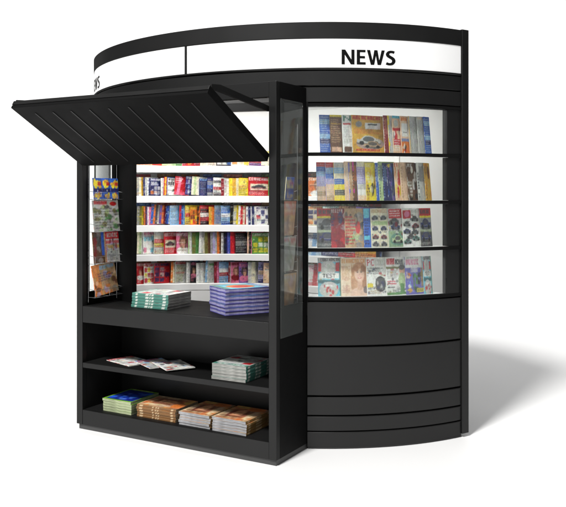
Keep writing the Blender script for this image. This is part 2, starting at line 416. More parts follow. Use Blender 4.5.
class Art:
    sat, lift, grain, warp, tone = .92, .02, .035, .6, .42
    def __init__(s, nx, ny, bg, seed):
        s.w, s.h = nx * SS, ny * SS; s.rng = np.random.default_rng(seed)
        s.a = np.empty((s.h, s.w, 3)); s.a[:] = c3(bg)
        s.Y, s.X = np.mgrid[0:s.h, 0:s.w]; s.X = (s.X + .5) / s.w; s.Y = (s.Y + .5) / s.h
    def rect(s, x0, y0, x1, y1, c, sl=0., al=1.):
        m = (s.X - sl * (s.Y - y0) >= x0) & (s.X - sl * (s.Y - y0) < x1) & (s.Y >= y0) & (s.Y < y1)
        s.a[m] = s.a[m] * (1 - al) + c3(c) * al; return s
    def ell(s, x, y, rx, ry, c, al=1.):
        m = ((s.X - x) / rx) ** 2 + ((s.Y - y) / ry) ** 2 < 1; s.a[m] = s.a[m] * (1 - al) + c3(c) * al; return s
    def head(s, x0, y0, x1, y1, c, n=7):            # unreadable masthead: chunky strokes
        n = int(n * 1.7); u = x0; w = (x1 - x0) / n
        for i in range(n):
            f = s.rng.uniform(.55, .85)
            k = s.rng.integers(0, 3)
            s.rect(u, y0, u + w * .34, y1, c); 
            if k == 0: s.rect(u, y0, u + w * f, y0 + (y1 - y0) * .28, c); s.rect(u + w * .45, y0, u + w * .8, y1, c)
            elif k == 1: s.rect(u, y0, u + w * f, y0 + (y1 - y0) * .25, c); s.rect(u, y1 - (y1 - y0) * .28, u + w * f, y1, c)
            else: s.rect(u, (y0 + y1) / 2 - .01, u + w * f, (y0 + y1) / 2 + .015, c); s.rect(u + w * .5, y0, u + w * .8, y1, c)
            u += w
        return s
    def word(s, t, x0, y0, x1, y1, c):
        tot = sum(len(FONT[ch][0]) + 1 for ch in t) - 1; u = x0; px = (x1 - x0) / tot; py = (y1 - y0) / 7
        for ch in t:
            for r, row in enumerate(FONT[ch]):
                for q, b in enumerate(row):
                    if b == '1': s.rect(u + q * px, y0 + r * py, u + (q + 1.05) * px, y0 + (r + 1.05) * py, c)
            u += (len(FONT[ch][0]) + 1) * px
        return s
    def lines(s, x0, y0, x1, y1, n, c, al=.8):
        for i in range(n):
            y = y0 + (y1 - y0) * i / n; u = x0
            e = x1 - s.rng.uniform(0, .35) * (x1 - x0)
            while u < e:
                l = s.rng.uniform(.03, .12); s.rect(u, y, min(u + l, e), y + (y1 - y0) / n * .55, c, 0, al); u += l + .02
        return s
    def car(s, x, y, k, c):
        s.ell(x, y + .02 * k, .30 * k, .05 * k, 'dgrey', .7)
        s.rect(x - .28 * k, y - .055 * k, x + .28 * k, y + .02 * k, c); s.ell(x, y - .05 * k, .18 * k, .075 * k, c)
        s.ell(x, y - .055 * k, .14 * k, .05 * k, 'dgrey', .85); s.rect(x - .28 * k, y - .012 * k, x + .28 * k, y + .0, 'lgrey', 0, .6)
        for q in (-.17, .17): s.ell(x + q * k, y + .02 * k, .055 * k, .04 * k, 'black')
        return s
    def face(s, x, y, k, skin='skin', hair='brown', top='white'):
        sk = c3(skin); hr = c3(hair) * .75 + sk * .25
        s.ell(x, y + .66 * k, .60 * k, .30 * k, top)
        for i in range(26):                                           # strands of hair round the head
            t = s.rng.uniform(-1, 1); s.ell(x + t * .34 * k, y + s.rng.uniform(-.3, .35) * k, .06 * k, .22 * k, hr * s.rng.uniform(.75, 1.25), .6)
        s.rect(x - .09 * k, y + .15 * k, x + .11 * k, y + .45 * k, sk * .88)
        for q, al in ((1., .6), (.93, .6), (.85, .7)): s.ell(x + .02 * k, y + .05 * k, .24 * k * q, .33 * k * q, sk, al)
        s.ell(x + .13 * k, y + .08 * k, .12 * k, .26 * k, sk * .86, .5); s.ell(x - .08 * k, y + .10 * k, .08 * k, .08 * k, np.minimum(sk * 1.08, 1), .6)
        s.ell(x - .03 * k, y - .24 * k, .24 * k, .10 * k, hr, .85); s.ell(x - .22 * k, y + .02 * k, .07 * k, .30 * k, hr, .7); s.ell(x + .27 * k, y + .05 * k, .07 * k, .32 * k, hr * .9, .7)
        for q in (-.07, .11): s.ell(x + q * k, y + .0 * k, .04 * k, .02 * k, (.35, .24, .2), .75); s.ell(x + q * k, y - .045 * k, .05 * k, .012 * k, hr, .7)
        s.ell(x + .03 * k, y + .12 * k, .03 * k, .03 * k, sk * .82, .7); s.ell(x + .02 * k, y + .215 * k, .07 * k, .024 * k, (.74, .36, .34), .85); return s
    def blotch(s, n, cols, x0=0, y0=0, x1=1, y1=1, r=.1, al=.8):
        for i in range(n):
            s.ell(s.rng.uniform(x0, x1), s.rng.uniform(y0, y1), s.rng.uniform(.3, 1) * r, s.rng.uniform(.25, .8) * r, cols[s.rng.integers(len(cols))], al)
        return s
    def detail(s, cols, n=26):
        """small pictures, captions and price flashes scattered over a cover"""
        for i in range(n):
            x, y = s.rng.uniform(0, .9), s.rng.uniform(.15, .93); k = s.rng.integers(4)
            if k == 0: s.rect(x, y, x + s.rng.uniform(.05, .2), y + s.rng.uniform(.02, .07), cols[s.rng.integers(len(cols))], s.rng.uniform(-.2, .2), .7)
            elif k == 1: s.lines(x, y, min(x + s.rng.uniform(.2, .5), .97), y + .06, 3, ['white', 'black', 'dgrey'][s.rng.integers(3)], .8)
            else: s.ell(x, y, s.rng.uniform(.02, .07), s.rng.uniform(.012, .04), c3(cols[s.rng.integers(len(cols))]) * s.rng.uniform(.5, 1.05), .65)
        return s
    def out(s):
        def smooth(k):                                 # soft random field, k cells across
            g = s.rng.normal(0, 1, (k + 2, k + 2)); y = s.Y * k; x = s.X * k
            i, j = y.astype(int), x.astype(int); fy_, fx_ = y - i, x - j
            fy_ = fy_ * fy_ * (3 - 2 * fy_); fx_ = fx_ * fx_ * (3 - 2 * fx_)
            return (g[i, j] * (1 - fx_) + g[i, j + 1] * fx_) * (1 - fy_) + (g[i + 1, j] * (1 - fx_) + g[i + 1, j + 1] * fx_) * fy_
        dx = (smooth(7) * .010 + smooth(22) * .008) * s.w; dy = (smooth(7) * .008 + smooth(22) * .006) * s.h
        yy = np.clip((s.Y * s.h + dy * s.warp).astype(int), 0, s.h - 1); xx = np.clip((s.X * s.w + dx * s.warp).astype(int), 0, s.w - 1)
        tone = 1 + s.tone * (.10 * smooth(5) + .12 * smooth(13) + .12 * smooth(27))
        hue = np.stack([smooth(9), smooth(9), smooth(9)], 2) * .035 * s.tone
        n = s.rng.normal(0, .018, s.a.shape[:2])[..., None]
        a = np.clip(s.a[yy, xx] * tone[..., None] + hue + n, .03, .97)
        a = a.reshape(s.h // SS, SS, s.w // SS, SS, 3).mean((1, 3))
        g = s.rng.normal(0, 1, a.shape); g = g * .35 + s.rng.normal(0, 1, a.shape[:2])[..., None]
        p = np.pad(a + g * s.grain, ((1, 1), (1, 1), (0, 0)), 'edge'); k = (.06, .88, .06)
        p = sum(k[i] * p[i:i + a.shape[0]] for i in range(3)); a = sum(k[i] * p[:, i:i + a.shape[1]] for i in range(3))
        gr = a.mean(2, keepdims=True); a = np.clip(gr + (a - gr) * s.sat + s.lift * (1 - a), .02, .98)
        a = np.where(a <= .04045, a / 12.92, ((a + .055) / 1.055) ** 2.4)
        return a * .86

MAGN = [0]
def magazine_mesh(w, h, t, art, spine=('white', 'dgrey'), page='cream', back_c='lgrey', bend=0., curl=0., edge=None):
    """a magazine standing in the xz plane: left (spine) edge at x=0, bottom z=0, front cover facing -y"""
    ny, nx = art.shape[:2]
    V = []; F = []; Cc = []; mi = []
    lc = lambda c: [x * .86 for x in lin(tuple(c3(c)))]
    def off(u, v): return -bend * (1 - (2 * u - 1) ** 2) + curl * v * v
    g = [(i / (nx - 1), j / (ny - 1)) for j in range(ny) for i in range(nx)]
    for k, (u, v) in enumerate(g):
        V.append((u * w, off(u, v), v * h)); Cc.append(art[ny - 1 - k // nx, k % nx])
    for j in range(ny - 1):
        for i in range(nx - 1):
            p = j * nx + i; F.append((p, p + 1, p + nx + 1, p + nx)); mi.append(0)
    b0 = len(V); bc = lc(back_c); mxb = 12
    ac = art.mean((0, 1)); ba = art[np.ix_(np.linspace(ny - 1, 0, mxb).astype(int), np.linspace(nx - 1, 0, mxb).astype(int))]
    for j in range(mxb):
        for i in range(mxb):
            u, v = i / (mxb - 1), j / (mxb - 1); V.append((u * w, t + off(u, v), v * h)); Cc.append(.6 * ba[j, i] + .4 * np.array(bc))
    for j in range(mxb - 1):
        for i in range(mxb - 1):
            p = b0 + j * mxb + i; F.append((p, p + mxb, p + mxb + 1, p + 1)); mi.append(0)
    def strip(fn, n, cols, m, inner=0.):
        o = len(V)
        for i in range(n + 1):
            a, b = fn(i / n)
            for k, q in enumerate((0, .5, 1)):
                p = [a[0] + (b[0] - a[0]) * q, a[1] + (b[1] - a[1]) * q, a[2] + (b[2] - a[2]) * q]
                if q == .5:
                    k_ = random.uniform(.2, 1.5) if m else 1.
                    p = [p[0] + inner[0] * k_, p[1] + (random.uniform(-.18, .18) * t if m else 0), p[2] + inner[1] * k_]
                V.append(tuple(p)); Cc.append(cols(i / n, q))
        for i in range(n):
            for k in range(2):
                p = o + i * 3 + k; F.append((p, p + 1, p + 4, p + 3)); mi.append(m)
    pc = lc(page); sc = lc(spine[0]); sc2 = lc(spine[1])
    blk = [random.random() for _ in range(40)]
    def spc(v, q):
        if q != .5: return sc
        on = (.08 < v < .16) or (.40 < v < .62) or (.84 < v < .93)
        return sc2 if on and blk[int(v * 39)] < .78 else sc
    strip(lambda v: ((0, off(0, v), v * h), (0, t + off(0, v), v * h)), 36, spc, 0, (-.0015, 0))
    ec = lc(edge) if edge is not None else [x * .92 for x in pc]
    wob = [random.uniform(.72, 1.1) for _ in range(64)]
    pg = lambda v, q: [x * wob[int(v * 12) + int(q * 2) * 13] for x in (pc if q == .5 else ec)]
    strip(lambda v: ((w, off(1, v), v * h), (w, t + off(1, v), v * h)), 10, pg, 1, (-.001, 0))
    strip(lambda u: ((u * w, off(u, 1), h), (u * w, t + off(u, 1), h)), 10, pg, 1, (0, -.001))
    strip(lambda u: ((u * w, off(u, 0), 0), (u * w, t + off(u, 0), 0)), 10, pg, 1, (0, .001))
    me = bpy.data.meshes.new('magazine'); me.from_pydata(V, [], F); me.update()
    at = me.color_attributes.new('Col', 'FLOAT_COLOR', 'POINT')
    at.data.foreach_set('color', np.concatenate([np.array(Cc, float), np.ones((len(V), 1))], 1).astype(np.float32).ravel())
    me.materials.append(M['print']); me.materials.append(M['paper'])
    me.polygons.foreach_set('material_index', mi)
    return me
LABELS = set()
def mag(me, label, group, Mx, cat='magazine', name='magazine'):
    o = bpy.data.objects.new(name, me); COL.objects.link(o)
    o.matrix_world = Mx
    n = len(label.split()); assert 4 <= n <= 16, label
    assert label not in LABELS, label
    LABELS.add(label)
    return tag(o, label, cat, group)

def stand(x, y, z, yaw, lean=0., roll=0.):
    """bottom left corner at x,y,z; yaw turns the cover, lean tips the top backwards"""
    return Matrix.Translation((x, y, z)) @ Matrix.Rotation(yaw, 4, 'Z') @ Matrix.Rotation(-lean, 4, 'X') @ Matrix.Rotation(roll, 4, 'Y')

def quick(kind, cs, v, nx, ny, seed):
    """small cover art squeezed into the visible share v of the cover"""
    c = list(cs) + [cs[-1]] * 4
    a = Art(nx, ny, c[0], seed)
    if kind == 's':                                  # tall stripes with lettering blobs
        k = len(cs)
        for i in range(k): a.rect(v * i / k, 0, v * (i + 1) / k if i < k - 1 else 1, 1, c[i])
        for i in range(4):
            y = a.rng.uniform(.05, .85); q = a.rng.integers(k)
            a.rect(v * (q + .2) / k, y, v * (q + .75) / k, y + a.rng.uniform(.03, .12), c[(q + 1) % (k + 1)], 0, .7)
    elif kind == 'b':                                # stacked blocks
        k = len(cs) + 2; y = 0
        for i in range(k):
            e = (i + 1) / k; a.rect(0, y, 1, e, c[i % len(cs)], 0, .9); y = e
        a.lines(.03, .1, v * .9, .95, 9, 'white', .55); a.lines(.03, .5, v * .9, .98, 5, 'black', .45)
    elif kind == 'd':                                # slanting slash
        a.rect(v * .35, 0, v * .6, 1, c[1], -.12); a.rect(0, .82, 1, 1, c[1], 0, .5); a.lines(.05, .1, v * .9, .3, 2, c[2], .8)
    elif kind == 'p':                                # portrait
        a.head(.03, .04, v * .97, .17, c[1], 5); a.face(v * .55, .42, min(v, .8) * .85, 'skin', c[2], c[1]); a.lines(.05, .75, v * .6, .95, 4, c[1])
    elif kind == 'c':                                # car
        a.head(.04, .05, v * .95, .2, c[1], 5); a.rect(v * .1, .36, v * .92, .70, 'cream'); a.car(v * .5, .56, v * 1.2, c[2]); a.lines(.06, .76, v * .9, .95, 4, c[1])
    elif kind == 'g':                                # picture blocks
        a.head(.04, .04, v * .95, .16, c[1], 5)
        for i in range(3):
            for j in range(3): a.rect(v * (.06 + .31 * i), .22 + .25 * j, v * (.32 + .31 * i), .42 + .25 * j, c[(i + 2 * j + a.rng.integers(3)) % 4], 0, .8)
        a.blotch(8, ['black', 'white', c[1]], 0, .2, v, 1, .07, .6)
    elif kind == 't':                                # text sheet
        a.head(.05, .04, v * .95, .14, c[1], 5); a.lines(.08, .2, v * .92, .96, 14, c[2], .75)
    a.blotch(6, [c[0], c[1], 'dgrey'], 0, 0, v, 1, .06, .35)
    a.blotch(14, [c[0], c[1], c[2], 'white', 'dgrey'], 0, .1, v, .95, .035, .6)
    for i in range(3):
        y = a.rng.uniform(.1, .85); a.lines(v * .08, y, v * .92, y + .07, 2, c[i % 3], .7)
    return a.out()

# magazines on the curved book shelves: position along the shelf, words, art kind, colours
def shelf_a(px):        # measured position -> parameter of the rear curve
    return float(np.interp(px, [136.3, 152, 167, 181.3, 207.9, 232.2, 254.4, 274.8, 302.8, 337, 369.6], [-1.4, -1.3, -1.2, -1.1, -.9, -.7, -.5, -.3, 0., .4, .8]))
ROWN = ['topmost', 'second', 'third', 'fourth', 'lowest']
ROW = [
 # row under the hatch
 [(137,'pale orange cover','c',('peach','red','lgrey')),(152,'yellow and red block cover','b',('yellow','red','white')),(162,'pale green cover','t',('lgreen','green','grey')),
  (176,'dark green cover','b',('dgrey','green')),(182,'white cover with red bands','b',('white','red')),(187,'crimson cover with yellow headline','p',('red','yellow','brown')),
  (194,'navy cover with red strip','b',('navy','red','white')),(200,'cream text cover','t',('cream','orange','grey')),(208,'orange and white cover','b',('orange','white')),(216,'dark cover with blue block','g',('dgrey','white','blue','olive')),
  (231,'white cover with yellow boxes','g',('white','orange','yellow','cream')),(249,'red and purple cover','b',('red','purple','yellow')),(261,'plain cream cover','t',('cream','yellow','lgrey'))],
 [(137,'grey and cream spine','s',('grey','cream','gold')),(143.5,'navy narrow cover','s',('navy','lgrey')),(147,'white edge with navy band','s',('white','navy')),(150,'navy cover with orange picture','g',('navy','white','orange','lgrey')),
  (161,'white narrow cover','s',('white','lgrey')),(163.5,'red, yellow and blue stripes','s',('red','yellow','orange','blue')),(167.5,'white cover with black shape','g',('white','black','black','white'),.05),
  (174,'bright red cover with pink slash','d',('red','pink','white'),.10),(185,'navy cover with purple box','g',('navy','lgrey','purple','lblue'),.08),(191,'cream cover with green lines','s',('cream','lgreen','cream','white'),.08),
  (199,'dark navy text cover','t',('navy','lblue','grey')),(207,'slate blue cover','b',('navy','grey','blue')),(213,'white cover with dark portrait','b',('white','dgrey','white','red')),(221,'grey pages with red edge','s',('dred','lgrey','white')),
  (229,'yellow cover with white edge','s',('yellow','gold','cream')),(238.5,'yellow cover with black dots','b',('yellow','yellow','gold')),(248,'red cover with framed car','c',('red','white','dgrey')),
  (268,'green and white cover','g',('green','white','yellow','dred')),(282,'yellow cover with red title','p',('cream','red','brown')),(296,'white cover with red flower','b',('white','red','green')),(308,'orange portrait cover','p',('orange','white','brown')),(322,'light blue cover','t',('lblue','red','navy')),(336,'olive landscape cover','g',('olive','white','cream','brown')),(354,'dark red cover','b',('dred','navy','black'))],
 [(137,'grey and yellow spine','s',('grey','olive','yellow')),(144,'orange and brown spine','s',('orange','brown','purple')),(147.5,'pale pink edge','s',('white','pink')),(150.5,'blue leaning cover with orange streak','s',('blue','orange','dgrey','white'),.10),
  (159,'purple leaning cover','s',('purple','orange','dred'),.10),(165,'navy leaning cover','s',('navy','blue','white'),.08),(170,'blue grey cover','t',('lblue','white','grey')),(179,'red and blue stripes','s',('red','blue','lblue'),.04),
  (185,'yellow cover with red corner','b',('yellow','gold','red')),(190,'orange patterned cover','g',('orange','yellow','red','brown')),(197,'black narrow cover','s',('black','orange')),(200,'crimson cover with black figure','b',('red','black','white')),
  (209,'amber spine','s',('gold','orange')),(214,'steel blue cover','t',('grey','lblue','blue')),(221,'sky blue cover with navy bands','b',('lblue','blue','white')),(230,'black cover with yellow edge','s',('black','lgrey','yellow')),
  (238,'white cover with red letters','s',('white','red','cream','red')),(246,'white cover with navy bars','s',('white','navy','white')),(252,'indigo narrow cover','s',('navy','white')),(256,'white cover with red badge','g',('white','navy','white','red')),
  (268,'black cover with green lines','t',('black','green','white')),(282,'red cover with white title','c',('red','white','navy')),(296,'violet cover','b',('purple','lilac')),(307,'cream cover with orange figure','g',('cream','orange','navy','orange')),(322,'teal cover','t',('teal','white','white')),(338,'brown picture cover','g',('brown','tan','black','cream')),(355,'purple cover with red block','b',('purple','dred'))],
 [(137,'cream cover','s',('cream','lgreen','white')),(143,'white cover with cyan swirl','g',('white','pink','cyan','white')),(154,'white cover with yellow foot','b',('white','cream','red','yellow')),(164,'red cover with dark photo','c',('red','white','dgrey')),
  (176.5,'pink cover with blue portrait','p',('pink','white','brown')),(188,'pale green pages','s',('lgreen','white','lgrey')),(192,'olive green spine','s',('olive','green')),(198.5,'white pages','s',('white','lgrey','cream')),
  (205,'dark olive spine','s',('olive','brown')),(210.5,'grey and mauve cover','s',('grey','lilac','lgrey')),(217,'brown orange spine','s',('orange','brown')),(221,'white sliver','s',('white','grey')),
  (224,'black and navy spine','s',('black','navy')),(227.5,'violet blue spine','s',('violet','blue')),(230.5,'bright red spine','s',('red','red','dred')),(235.5,'black cover with grey band','b',('black','black','grey')),
  (247,'pink and white spine','s',('peach','black','pink')),(252,'green cover with yellow panel','g',('green','white','yellow','yellow')),(268,'grey text cover','t',('lgrey','dgrey','grey')),(282,'mauve cover','b',('lilac','red','grey')),
  (296,'white cover with green corner','t',('white','green','lgrey')),(307,'white cover with blue slash','d',('white','lblue','navy')),(321,'navy and white cover','c',('navy','white','grey')),(338,'grey cover with red band','b',('grey','red','white')),(355,'golden cover','b',('gold','orange'))],
 [(137,'crimson cover','p',('red','white','dred')),(144,'white cover with red flower','g',('white','red','red','yellow')),(154,'pink red cover with navy boxes','g',('red','navy','navy','lgrey')),(170.5,'orange striped spine','s',('orange','cream')),
  (175,'grey and red cover','t',('lgrey','red','olive')),(186,'white pages','s',('white','lgrey')),(190,'dark portrait cover','p',('black','pink','brown')),(196,'white stacked pages','s',('white','lgrey','white','lgrey')),
  (205,'blue edge','s',('lblue','white')),(208.5,'grey green cover','t',('lgrey','green','grey')),(214,'dark red spine','s',('dred','pink')),(219,'light blue cover with red foot','b',('lblue','lblue','white','red')),(228,'magenta narrow cover','s',('dred','lgrey')),
  (231,'rose and grey cover','p',('pink','dred','brown')),(239,'purple cover with pink figure','p',('purple','pink','black')),(248,'beige pages','s',('lgrey','cream','grey')),(258,'lavender and navy cover','b',('lilac','navy','tan')),
  (263,'pinkish grey cover','s',('peach','lgrey','dgrey')),(282,'beige portrait cover','p',('tan','red','brown')),(296,'grey cover with black disc','g',('cream','black','black','white')),(308,'white cover with pink slash','d',('white','red','pink')),(322,'orange cover','b',('orange','white')),(338,'brick red cover','g',('red','cream','dred','black')),(355,'white cover with red title','t',('white','red','grey'))],
]
PHI = R(24)
for r, items in enumerate(ROW):
    z = SH[r] + .0005
    hh = [.17, .152, .160, .182, .178][r]
    for i, it in enumerate(items):
        px, words, kind, cs = it[:4]; roll = it[4] if len(it) > 4 else max(0., random.uniform(-.02, .055))
        nx_px = items[i + 1][0] if i + 1 < len(items) else px + 14
        a0, a1 = shelf_a(px), shelf_a(nx_px)
        p0 = Vector(back(a0, -.218)); p1 = Vector(back(a1, -.218))
        vis = (p1 - p0).length
        tang = math.atan2(p1.y - p0.y, p1.x - p0.x)
        w = max(.14, min(.19, vis * 1.05))
        share = min(1., vis / (w * math.cos(PHI)) * 1.02)
        h = hh * random.uniform(.95, 1.05)
        if r == 0: h = .17 if px < 245 else .125
        nn = 34
        art = quick(kind, cs, share, nn, 34, 1000 + r * 100 + i)
        me = magazine_mesh(w, h, .005, art, (cs[0], cs[-1]), 'cream', cs[0], random.uniform(0, .002))
        where = 'far right behind the display window' if px > 275 else None
        lab = f"magazine with {words} on the {ROWN[r]} white shelf"
        if where: lab += ', ' + where
        if len(lab.split()) > 16: lab = lab.replace('far right ', '')
        mag(me, lab, 'magazines standing on the white shelves', stand(p0.x, p0.y, z + w * math.sin(max(roll, 0.)), tang + PHI, .02, roll if roll > 0 else 0))
# taller magazines standing behind them; their dark covers also stand in for gap shade
BEH = [('black and grey', 'dgrey', 'grey'), ('charcoal and red', 'dgrey', 'red'), ('dark blue', 'navy', 'lblue'), ('dark green', (.14,.2,.13), 'lgreen'), ('deep brown', 'brown', 'tan'),
       ('dark red', 'dred', 'peach'), ('black and white', 'black', 'white'), ('slate', (.2,.24,.28), 'orange')]
for r in range(1, 5):
    for i in range(14):
        a0 = -1.42 + i * .160
        nm, c1, c2 = BEH[(i * 3 + r) % 8]
        p0 = Vector(back(a0, -.112)); p1 = Vector(back(a0 + .16, -.112))
        a = Art(16, 20, c1, 5000 + r * 50 + i); a.head(.05, .03, .95, .13, c2, 5); a.blotch(8, [c1, c2, 'dgrey'], 0, .1, 1, 1, .12, .5)
        me = magazine_mesh(.16, random.uniform(.186, .192), .006, a.out(), (c1, c2), 'lgrey', c1)
        nth = ['first', 'second', 'third', 'fourth', 'fifth', 'sixth', 'seventh', 'eighth', 'ninth', 'tenth', 'eleventh', 'twelfth', 'thirteenth', 'fourteenth'][i]
        mag(me, f"{nm} magazine, {nth} from left in the rear row of the {ROWN[r]} white shelf", 'rear row magazines on the white shelves',
            stand(p0.x, p0.y, SH[r] + .0005 + .0, math.atan2(p1.y - p0.y, p1.x - p0.x), .01))

# ---------------------------------------------------------------- display window magazines
def win_a(px): return float(np.interp(px, [291, 307, 323.8, 341.4, 359.9, 379.3, 399.3, 420.1, 441.3], [.7, .8, .9, 1., 1.1, 1.2, 1.3, 1.4, 1.5]))
def A(bg, seed, nx=30, ny=40): return Art(nx, ny, bg, seed)
def wart(fn, bg, seed, nx=30, ny=40):
    a = Art(nx, ny, bg, seed); fn(a); return a.out()
def bands(cols, txt='white'):
    def f(a):
        k = len(cols)
        for i, c in enumerate(cols): a.rect(0, i / k, 1, (i + 1) / k, c)
        a.lines(.06, .05, .94, .98, 16, txt, .55)
    return f
def w_blue(a): bands(['blue','lblue','blue','blue','lblue','navy','blue','blue'])(a)
def w_dark(a): a.rect(0,0,1,.06,'yellow'); a.lines(.08,.12,.9,.75,11,'tan',.8); a.rect(.1,.22,.9,.25,'gold'); a.rect(.1,.84,.9,.96,'peach',0,.8)
def w_n(a): a.word('N',.12,.02,.92,.17,'teal'); a.rect(.1,.22,.9,.26,'red'); a.lines(.1,.32,.95,.76,11,'grey',.75); a.rect(.15,.83,.9,.97,'brown')
def w_yel(a):
    a.head(.04,.02,.94,.12,'red',6); a.rect(.42,.2,.9,.36,'white'); a.rect(.5,.22,.8,.26,'dgrey'); a.ell(.22,.24,.10,.08,'grey'); a.lines(.06,.36,.9,.5,4,'orange')
    a.ell(.55,.74,.44,.16,(.7,.6,.55)); a.car(.5,.70,1.3,'lgrey'); a.car(.62,.80,1.0,'tan'); a.head(.1,.88,.85,.94,'red',9)
def w_red(a): a.rect(0,0,1,.08,'cyan'); a.ell(.5,.2,.3,.09,'lgrey'); a.rect(0,.33,1,.4,'red'); a.blotch(6,['grey','white','red'],0,.4,1,.6,.2); a.rect(.05,.62,.95,.78,'red'); a.lines(.1,.64,.9,.95,5,'white')
def w_or(a): a.head(.1,.04,.9,.14,'orange',4); a.rect(.1,.2,.95,.55,'white'); a.rect(.3,.42,.8,.45,'grey'); a.rect(.0,.6,1,.68,'blue',0,.6); a.rect(0,.68,1,.98,'orange'); a.blotch(8,['black','red','white'],.1,.72,.9,.98,.12)
def w_txt(a): a.head(.08,.03,.9,.09,'lgrey',6); a.lines(.1,.13,.45,.97,22,'grey',.55); a.lines(.55,.13,.92,.97,22,'grey',.55); a.rect(0,0,.10,1,'gold')
def w_txt2(a): a.head(.08,.03,.9,.09,'peach',6); a.lines(.1,.12,.9,.97,24,'grey',.5)
def w_spine(c1,c2,c3=None):
    def f(a):
        a.rect(0,0,1,1,c1); a.lines(.05,.06,.3,.95,12,c2,.8); a.rect(.3,.1,.9,.5,c2,0,.4)
        if c3: a.rect(0,0,.3,.25,c3); a.rect(0,.7,.3,.8,c3)
    return f
def w_mix(cs):
    def f(a):
        a.head(.02,.03,.6,.12,cs[1],4); a.blotch(22,cs,0,.15,1,1,.22,.75); a.lines(.03,.2,.6,.95,9,cs[0],.7)
    return f
def w_car(title, c1, c2):
    def f(a):
        a.rect(0,.0,1,.2,title); a.head(.08,.04,.9,.15,'dgrey',5); a.rect(0,.2,1,.25,'yellow'); a.rect(0,.25,1,.6,c1); a.car(.5,.46,1.5,c2); a.rect(0,.6,1,1,'dgrey'); a.car(.5,.78,1.4,'navy'); a.rect(0,.55,1,.62,'lgreen',0,.5); a.lines(.05,.9,.9,.97,2,'lgrey')
    return f
def w_grid(a):
    a.head(.06,.03,.92,.12,'tan',7); a.rect(.05,.33,.95,.43,'lgreen')
    for j,y in enumerate((.26,.53,.75,.93)):
        for x in (.24,.72): a.rect(x-.18,y-.07,x+.18,y+.05,'lgrey'); a.car(x,y,.62,['dgrey','navy','dred','dgrey'][j])
def w_rt(a):
    a.rect(.06,.03,.9,.26,'red'); a.lines(.1,.06,.86,.24,3,'white',.85); a.car(.35,.36,.9,'dgrey'); a.car(.4,.5,.9,'navy'); a.rect(0,.58,1,1,'green',0,.5); a.ell(.5,.8,.42,.16,'teal',.7); a.car(.5,.83,1.1,'lgreen'); a.blotch(14,['dgrey','lgrey','dred'],0,.28,1,.7,.1,.7)
def w_wr(a):
    a.rect(.04,.06,.5,.27,'red'); a.ell(.28,.16,.15,.08,'pink'); a.lines(.55,.05,.95,.14,2,'grey')
    for x,y,c in ((.72,.3,'dgrey'),(.25,.42,'grey'),(.75,.48,'dred'),(.25,.62,'navy'),(.7,.64,'dgrey'),(.45,.76,'dgrey'),(.75,.8,'teal'),(.25,.88,'teal')): a.car(x,y,.75,c)
def w_test(a):
    a.rect(0,0,1,.12,'lgrey'); a.head(.12,.02,.9,.1,'dgrey',7); a.rect(.9,.0,1,1,'teal'); a.ell(.42,.28,.34,.19,'lgrey'); a.rect(.0,.14,.14,.36,'red'); a.rect(.74,.14,.9,.36,'red')
    a.rect(.05,.40,.88,.54,'white'); a.word('TEST',.2,.42,.74,.52,'black'); a.rect(0,.58,.9,.66,(.1,.35,.38)); a.ell(.45,.82,.40,.2,'lgrey'); a.blotch(7,['red'],.1,.72,.85,.98,.08,.9); a.rect(.3,.70,.6,.75,'white')
def w_woman(a):
    a.rect(0,0,1,1,(.93,.80,.68)); a.rect(0,0,.45,1,(.95,.84,.70),0,.7); a.head(.05,.04,.92,.15,(.90,.58,.30),7); a.lines(.04,.22,.40,.62,11,(.80,.55,.38),.7)
    H = [(.72,.46,.30),(.80,.56,.38),(.62,.38,.24),(.86,.66,.46)]
    a.ell(.70,.40,.29,.27,H[0],.9); a.ell(.50,.62,.13,.26,H[1],.8); a.ell(.92,.62,.13,.28,H[2],.8)          # long loose hair
    a.ell(.70,1.0,.42,.22,(.93,.76,.66)); a.rect(.62,.55,.80,.84,(.86,.66,.54))
    for q in (1., .93, .86): a.ell(.70,.42,.195*q,.215*q,(.95,.79,.68),.55)
    a.ell(.80,.44,.09,.18,(.86,.64,.52),.45); a.ell(.63,.46,.07,.05,(.96,.72,.62),.5)
    for i in range(46):
        t = a.rng.uniform(-1,1); y = a.rng.uniform(.2,.8); o = .22 if y > .3 else .1
        a.ell(.70 + math.copysign(a.rng.uniform(o,.31), t), y, .018, a.rng.uniform(.05,.13), H[a.rng.integers(4)], .6)
    a.ell(.68,.235,.20,.06,H[1],.9); a.ell(.58,.29,.10,.08,H[0],.8); a.ell(.84,.29,.08,.09,H[2],.8)
    for x in (.635,.775): a.ell(x,.385,.036,.013,(.32,.24,.22),.85); a.ell(x,.352,.045,.009,(.55,.36,.25),.7)
    a.ell(.71,.46,.022,.022,(.84,.60,.50),.7); a.ell(.705,.535,.075,.024,(.78,.34,.32),.8); a.ell(.705,.530,.05,.010,(.97,.93,.90),.9)
    a.blotch(10,[(.96,.88,.78),(.90,.74,.60)],0,.62,.45,1,.16,.6); a.lines(.05,.72,.38,.92,5,(.75,.45,.40),.6); a.ell(.93,.84,.09,.09,(.35,.30,.33),.8)
def w_pc(a):
    a.word('PC',.04,.06,.38,.22,'red'); a.head(.42,.06,.96,.22,'lgrey',6); a.lines(.04,.28,.9,.46,4,'dgrey',.7); a.ell(.68,.70,.26,.2,'black'); a.rect(.46,.55,.9,.85,'dgrey'); a.blotch(7,['grey','lgrey','navy'],.5,.58,.88,.84,.08,.7); a.rect(.02,.68,.3,.78,'yellow'); a.lines(.04,.86,.9,.96,2,'tan')
